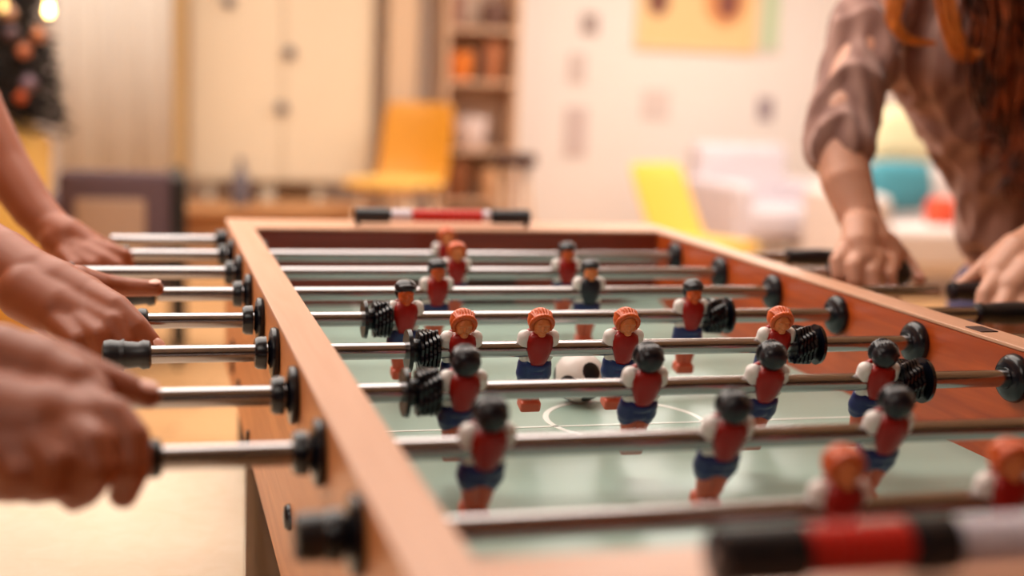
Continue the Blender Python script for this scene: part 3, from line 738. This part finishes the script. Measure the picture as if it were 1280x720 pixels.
elA, elB = A(-80, 45, 1.98), A(-250, 215, 1.62)
chestA = V((-.98, -.40, 1.27)); s1, s2 = V((-.95, -.20, 1.40)), V((-.93, -.62, 1.38))
A_hand.append([(elA, .046), ((elA+s1)/2, .050), (s1, .056), (chestA, .09)])
B_hand.append([(elB, .050), ((elB+s2)/2, .052), (s2, .056), (chestA, .09)])
nl = [(A(172, 408, 1.425), A(195, 435, 1.425), .0100, UPZ), (A(158, 359, 1.565), A(194, 361, 1.565), .0098, UPZ)]
hands_person('left player farther from the camera, bare forearms, both hands reaching over the rod handles', A_hand+B_hand, nl,
    (hipA, V((-.99, -.41, 1.05)), chestA, V((-.95, -.40, 1.48))), V((-.91, -.40, 1.60)), V((.93, -.1, -.35)).normalized(),
    [leg_chain(hipA+V((0, .09, -.04)), V((-.95, -.28, .50)), V((-1.0, -.26, .10)), V((-.84, -.25, .045))), leg_chain(hipA+V((0, -.09, -.04)), V((-.95, -.52, .50)), V((-1.0, -.54, .10)), V((-.84, -.55, .045)))],
    (46, 30, 22), (52, 56, 74), [(chestA, .08), (s1, .05)],
    [[(s1, .064), ((elA+s1)/2, .062)], [(s2, .064), ((elB+s2)/2, .062)]], MT['skin'])
# --- near left player: one hand wrapped round the handle of the seventh rod
C_hand = [
 ch((-420, 420, 1.06, .050), (-260, 452, 1.01, .048), (-120, 478, .965, .042), (-60, 492, .95, .040)),
 ch((-70, 478, .955, .036), (-5, 462, .955, .034), (45, 474, .955, .031), (88, 486, .95, .025), (112, 498, .945, .018)),
 ch((-60, 520, .935, .040), (0, 535, .925, .040), (55, 536, .92, .034), (96, 534, .92, .025)),
 ch((-40, 560, .92, .030), (20, 568, .91, .030), (70, 562, .905, .024)),
 ch((40, 450, .97, .022), (84, 456, .975, .0165), (124, 470, .98, .0130), (160, 484, .98, .0112), (186, 495, .98, .0096)),
 ch((104, 512, .93, .0180), (142, 520, .92, .0142), (166, 548, .912, .0128), (168, 586, .905, .0118), (154, 618, .915, .0108)),
 ch((84, 536, .91, .0175), (116, 556, .895, .0145), (124, 588, .888, .0128), (106, 614, .895, .0116), (92, 622, .90, .0104)),
 ch((50, 552, .90, .0170), (72, 580, .885, .0138), (66, 606, .885, .0120), (44, 612, .895, .0108)),
 ch((4, 566, .90, .0160), (26, 592, .885, .0125), (18, 610, .89, .0108), (0, 612, .90, .0098))]
hipC = V((-1.0, -1.42, .92)); elC = A(-420, 420, 1.06); chestC = V((-1.02, -1.40, 1.27)); s1c, s2c = V((-.97, -1.20, 1.39)), V((-.97, -1.62, 1.39))
C_hand.append([(elC, .050), ((elC+s2c)/2, .052), (s2c, .056), (chestC, .09)])
nl = [(A(160, 484, .98), A(184, 494, .98), .0098, UPZ)]
hands_person('left player nearest the camera, large blurred hand wrapped round a black rod handle', C_hand, nl,
    (hipC, V((-1.02, -1.41, 1.05)), chestC, V((-.99, -1.40, 1.48))), V((-.96, -1.40, 1.60)), V((.93, .1, -.35)).normalized(),
    [leg_chain(hipC+V((0, .09, -.04)), V((-.97, -1.29, .50)), V((-1.02, -1.27, .10)), V((-.86, -1.26, .045))), leg_chain(hipC+V((0, -.09, -.04)), V((-.97, -1.52, .50)), V((-1.02, -1.54, .10)), V((-.86, -1.55, .045)))],
    (30, 24, 22), (84, 78, 70), [(chestC, .08), (s1c, .052), (V((-.98, -1.14, 1.14)), .044), (V((-.86, -1.10, .98)), .036), (V((-.80, -1.09, .93)), .03)],
    [[(s1c, .064), (V((-.98, -1.16, 1.25)), .060)], [(s2c, .064), ((elC+s2c)/2, .062)]], MT['skin'])

# --- woman on the right in a dusty brown jersey, leaning over the handles
wl = A(1265, 300, 2.45); wt = thing('person', 'woman with long auburn hair and dusty brown jersey leaning at the table right side', 'person', (wl.x, wl.y, 0))
inv = Matrix.Translation(-V(wt.location))
hip = A(1292, 385, 2.50); waist = A(1290, 270, 2.46); chest = A(1262, 70, 2.38); neck = A(1235, -70, 2.30); head = A(1215, -150, 2.22)
sl, sr = A(1118, -40, 2.30), A(1410, -10, 2.34); el, er = A(1053, 140, 2.17), A(1430, 190, 2.16)
H1 = [
 [(chest, .10), (sl, .052), ((sl+el)/2, .045), (el, .041)],
 ch((1053, 140, 2.17, .043), (1050, 185, 2.15, .045), (1058, 225, 2.12, .041), (1072, 265, 2.10, .035), (1082, 285, 2.09, .030)),
 ch((1080, 280, 2.09, .030), (1092, 302, 2.08, .030), (1108, 322, 2.08, .026)),
 ch((1074, 285, 2.07, .028), (1074, 305, 2.05, .028), (1078, 322, 2.04, .025)), ch((1070, 300, 2.06, .024), (1058, 318, 2.05, .018)),
 ch((1058, 312, 2.05, .0165), (1047, 326, 2.035, .0130), (1048, 345, 2.03, .0115), (1060, 358, 2.04, .0100)),
 ch((1076, 316, 2.04, .0165), (1068, 332, 2.02, .0135), (1069, 352, 2.015, .0118), (1080, 366, 2.03, .0104)),
 ch((1095, 322, 2.04, .0165), (1090, 340, 2.02, .0132), (1092, 358, 2.015, .0116), (1100, 371, 2.03, .0102)),
 ch((1112, 328, 2.05, .0155), (1111, 344, 2.03, .0122), (1114, 360, 2.03, .0106), (1120, 370, 2.04, .0094)),
 ch((1108, 304, 2.10, .020), (1126, 320, 2.12, .0145), (1140, 336, 2.11, .0120), (1150, 350, 2.09, .0100))]
H2 = [
 [(chest, .10), (sr, .052), ((sr+er)/2, .045), (er, .041)],
 ch((1430, 190, 2.16, .041), (1370, 240, 2.06, .038), (1315, 286, 1.95, .031), (1296, 304, 1.92, .030)),
 ch((1300, 300, 1.92, .030), (1272, 318, 1.895, .031), (1250, 342, 1.88, .027)),
 ch((1300, 318, 1.90, .030), (1284, 345, 1.865, .031), (1264, 362, 1.855, .026)),
 ch((1268, 308, 1.93, .021), (1238, 328, 1.945, .0150), (1216, 346, 1.945, .0122), (1200, 358, 1.94, .0108), (1192, 364, 1.94, .0096)),
 ch((1246, 350, 1.865, .0175), (1232, 368, 1.85, .0138), (1228, 388, 1.845, .0122), (1238, 404, 1.86, .0106)),
 ch((1264, 362, 1.85, .0175), (1254, 384, 1.83, .0140), (1253, 404, 1.83, .0122), (1264, 418, 1.85, .0106)),
 ch((1282, 366, 1.85, .0170), (1276, 390, 1.825, .0136), (1278, 410, 1.83, .0120), (1288, 422, 1.85, .0104)),
 ch((1300, 366, 1.86, .0160), (1298, 388, 1.84, .0126), (1301, 406, 1.84, .0110), (1308, 416, 1.86, .0096))]
bm = bmesh.new()
for c in H1+H2: limb(bm, c)
add_ball(bm, hip, (.15, .12, .13)); add_cone(bm, hip, waist, .13, .11); add_ball(bm, waist, .11); add_cone(bm, waist, chest, .105, .125); add_ball(bm, chest, (.15, .12, .14))
limb(bm, [(chest, .10), (neck, .046), (head, .045)])
hd = V((-.80, -.10, -.60)).normalized(); hu = V((-.60, -.08, .80)).normalized(); hu = (hu-hd*hu.dot(hd)).normalized()
side = add_head(bm, head, hd, hu)
kn = [V((hip.x-.02, hip.y-.10, .48)), V((hip.x-.02, hip.y+.12, .48))]; an = [V((hip.x+.03, hip.y-.12, .09)), V((hip.x+.05, hip.y+.14, .09))]
LG = [leg_chain(hip+V((0, -.085 if k == 0 else .085, -.05)), kn[k], an[k], V((an[k].x-.15, an[k].y, .045))) for k in (0, 1)]
for L in LG: limb(bm, L)
bmesh.ops.transform(bm, matrix=inv, verts=bm.verts); meld('body', bm, .0030, 9, MT['skinp'], wt)
eyes_and_face(wt, head-V(wt.location), hd, hu, side)
for a, b, r in (((1140, 336, 2.11), (1149, 349, 2.09), .0100), ((1216, 346, 1.945), (1195, 362, 1.94), .0098)): nail(wt, A(*a)-V(wt.location), A(*b)-V(wt.location), r, UPZ)
bm = bmesh.new()
add_cone(bm, A(1205, 60, 2.33), A(1275, 215, 2.40), .135, .115); add_ball(bm, A(1205, 60, 2.33), .137); add_ball(bm, chest, (.17, .14, .15)); add_ball(bm, A(1275, 215, 2.40), .120)
add_cone(bm, A(1275, 215, 2.40), A(1278, 285, 2.44), .118, .118); add_ball(bm, A(1278, 290, 2.44), (.122, .12, .07)); add_ball(bm, A(1290, 304, 2.46), (.120, .12, .045))
add_cone(bm, chest, neck, .13, .07); add_ball(bm, neck, .070)
limb(bm, [(A(1180, 10, 2.33), .11), (A(1120, -40, 2.31), .068), (A(1090, 20, 2.26), .060), (A(1072, 85, 2.21), .057), (A(1056, 140, 2.175), .056), (A(1051, 180, 2.15), .053)])
limb(bm, [(chest, .12), (sr, .070), ((sr+er)/2, .060), (er, .055)])
bmesh.ops.transform(bm, matrix=inv, verts=bm.verts)
m, n, l, b = newmat('jersey_knit')
b.inputs['Roughness'].default_value = .85; b.inputs['Sheen Weight'].default_value = .3
tc = n.new('ShaderNodeTexCoord'); wv = n.new('ShaderNodeTexWave'); wv.inputs['Scale'].default_value = 9; wv.inputs['Distortion'].default_value = 5; wv.inputs['Detail'].default_value = 2
l.new(tc.outputs['Object'], wv.inputs['Vector']); bp = n.new('ShaderNodeBump'); bp.inputs['Strength'].default_value = .25; bp.inputs['Distance'].default_value = .002
l.new(wv.outputs['Fac'], bp.inputs['Height']); l.new(bp.outputs[0], b.inputs['Normal'])
mx = n.new('ShaderNodeMixRGB'); mx.inputs[1].default_value = lin((138, 98, 88)); mx.inputs[2].default_value = lin((172, 132, 120)); l.new(wv.outputs['Fac'], mx.inputs[0]); l.new(mx.outputs[0], b.inputs['Base Color'])
o = meld('jersey', bm, .006, 5, m, wt); folds(o, .016, (17, 17, 4, -9), 2)
bm = bmesh.new(); add_ball(bm, hip, (.165, .14, .13)); 
for L in LG: limb(bm, [(p, r+.012) for p, r in L[:-2]])
bmesh.ops.transform(bm, matrix=inv, verts=bm.verts); meld('jeans', bm, .008, 4, plain('denim', (78, 76, 112), .9, var=.2, scale=80), wt)
for L in LG:
    bm = bmesh.new(); p, q = L[-2][0], L[-1][0]; limb(bm, [(p-V((0, 0, .03)), .045), ((p+q)/2-V((0, 0, .01)), .044), (q, .040)])
    bmesh.ops.transform(bm, matrix=inv, verts=bm.verts)
    for v in bm.verts: v.co.z = max(v.co.z, .002)
    meld('shoe', bm, .005, 3, plain('shoe_canvas', (220, 214, 206), .7), wt)
# long wavy hair
m, n, l, b = newmat('auburn_hair'); b.inputs['Roughness'].default_value = .38
hi = n.new('ShaderNodeTexCoord'); nz = n.new('ShaderNodeTexNoise'); nz.inputs['Scale'].default_value = 22; cr = n.new('ShaderNodeValToRGB')
cr.color_ramp.elements[0].color = lin((44, 20, 14)); cr.color_ramp.elements[1].color = lin((168, 80, 36)); cr.color_ramp.elements[0].position = .40; cr.color_ramp.elements[1].position = .68
l.new(hi.outputs['Object'], nz.inputs['Vector']); l.new(nz.outputs['Fac'], cr.inputs[0]); l.new(cr.outputs[0], b.inputs['Base Color'])
cu = bpy.data.curves.new('hair', 'CURVE'); cu.dimensions = '3D'; cu.bevel_depth = 1; cu.bevel_resolution = 1; cu.materials.append(m)
off = V(wt.location); rnd = random.Random(11)
def lock(pts, r, wav, ph):
    N = 22; sp = cu.splines.new('POLY'); sp.points.add(N)
    K = len(pts)-1
    for k in range(N+1):
        u = k/N*K; i = min(int(u), K-1); f = u-i
        p0, p1, p2, p3 = pts[max(i-1, 0)], pts[i], pts[i+1], pts[min(i+2, K)]
        p = .5*((2*p1)+(p2-p0)*f+(2*p0-5*p1+4*p2-p3)*f*f+(3*p1-p0-3*p2+p3)*f**3)
        a = ph+k*.62; w = wav*min(1, k/7)
        p = p+R2*w*sin(a)+V((0, .7*w*cos(a), 0))
        sp.points[k].co = (*(p-off), 1); sp.points[k].radius = r*(1-.8*(k/N)**3)
for c in range(70):
    ex = rnd.triangular(1208, 1400, 1300); ey = min(275, 190+(ex-1212)*1.3)+rnd.uniform(-60, 0)
    if ex > 1290: ey = rnd.uniform(90, 220)
    D0 = rnd.uniform(2.13, 2.30); ph = rnd.uniform(0, 6.28)
    root = head + hu*rnd.uniform(.05, .10) - hd*rnd.uniform(-.02, .06) + side*rnd.uniform(-.05, .05)
    mid = A(1190+(ex-1190)*.7+rnd.uniform(-12, 12), -60, D0-.03)
    md2 = A(ex+rnd.uniform(-14, 8), 40+rnd.uniform(-10, 20), D0-.02)
    for s in range(7):
        j = V((rnd.gauss(0, .008), rnd.gauss(0, .008), rnd.gauss(0, .008)))
        lock([root+j, mid+j*1.3, md2+j*1.5, A(ex+3, (ey+60)/2+30, D0)+j, A(ex, ey+rnd.uniform(-22, 12), D0)+j*.6], .0026, .010+rnd.uniform(0, .004), ph+rnd.gauss(0, .25))
for s in range(0):
    j = V((rnd.gauss(0, .004), rnd.gauss(0, .004), rnd.gauss(0, .004)))
    lock([head+hd*.02+hu*.07+j, A(1128, -60, 2.12)+j, A(1113, -5, 2.11)+j, A(1114, 30, 2.11)+j, A(1132, 50, 2.11)+j*.7, A(1164, 55, 2.11)+j*.3], .0022, .0015, s*.2)
def flush(cu, name):
    tmp = bpy.data.objects.new('tmp', cu); COL.objects.link(tmp)
    dg = bpy.context.evaluated_depsgraph_get(); dg.update()
    hm = bpy.data.meshes.new_from_object(tmp.evaluated_get(dg)); hm.name = name; bpy.data.objects.remove(tmp)
    for p in hm.polygons: p.use_smooth = True
    ho = bpy.data.objects.new(name, hm); COL.objects.link(ho); ho.parent = wt; return ho
flush(cu, 'hair')
cu = bpy.data.curves.new('hair_lock', 'CURVE'); cu.dimensions = '3D'; cu.bevel_depth = 1; cu.bevel_resolution = 1; cu.materials.append(plain('copper_hair', (216, 122, 46), .4, var=.35, scale=60))
def gj(s): return V((rnd.gauss(0, s), rnd.gauss(0, s), rnd.gauss(0, s)))
for s in range(34):
    j = gj(.0065)
    lock([head+hd*.02+hu*.07+j, A(1134, -60, 2.12)+j, A(1120, -5, 2.11)+j, A(1118, 28, 2.11)+j*.8, A(1132, 48, 2.11)+j*.5, A(1168, 54, 2.11)+j*.25], .0024, .0015, s*.2)
for s in range(34):
    j = gj(.008)
    lock([head+hd*.02+hu*.06+j, A(1178, -60, 2.14)+j, A(1184, 10, 2.13)+j, A(1194, 55, 2.13)+j, A(1212, 72, 2.13)+j*.6, A(1226, 66, 2.13)+j*.4], .0024, .002, s*.2)
flush(cu, 'hair_lock')
bm = bmesh.new(); add_ball(bm, head-hd*.02+hu*.035, (.098, .098, .098)); add_ball(bm, head-hd*.05-hu*.03, (.08, .08, .09))
bmesh.ops.transform(bm, matrix=inv, verts=bm.verts); o = meld('hair_crown', bm, .006, 2, m, wt); folds(o, .006, (60, 60, 20, 0), 5)

S.view_settings.view_transform = 'Standard'; S.view_settings.look = 'None'; S.view_settings.gamma = 1
S.view_settings.exposure = EXPO; S.view_settings.use_curve_mapping = False
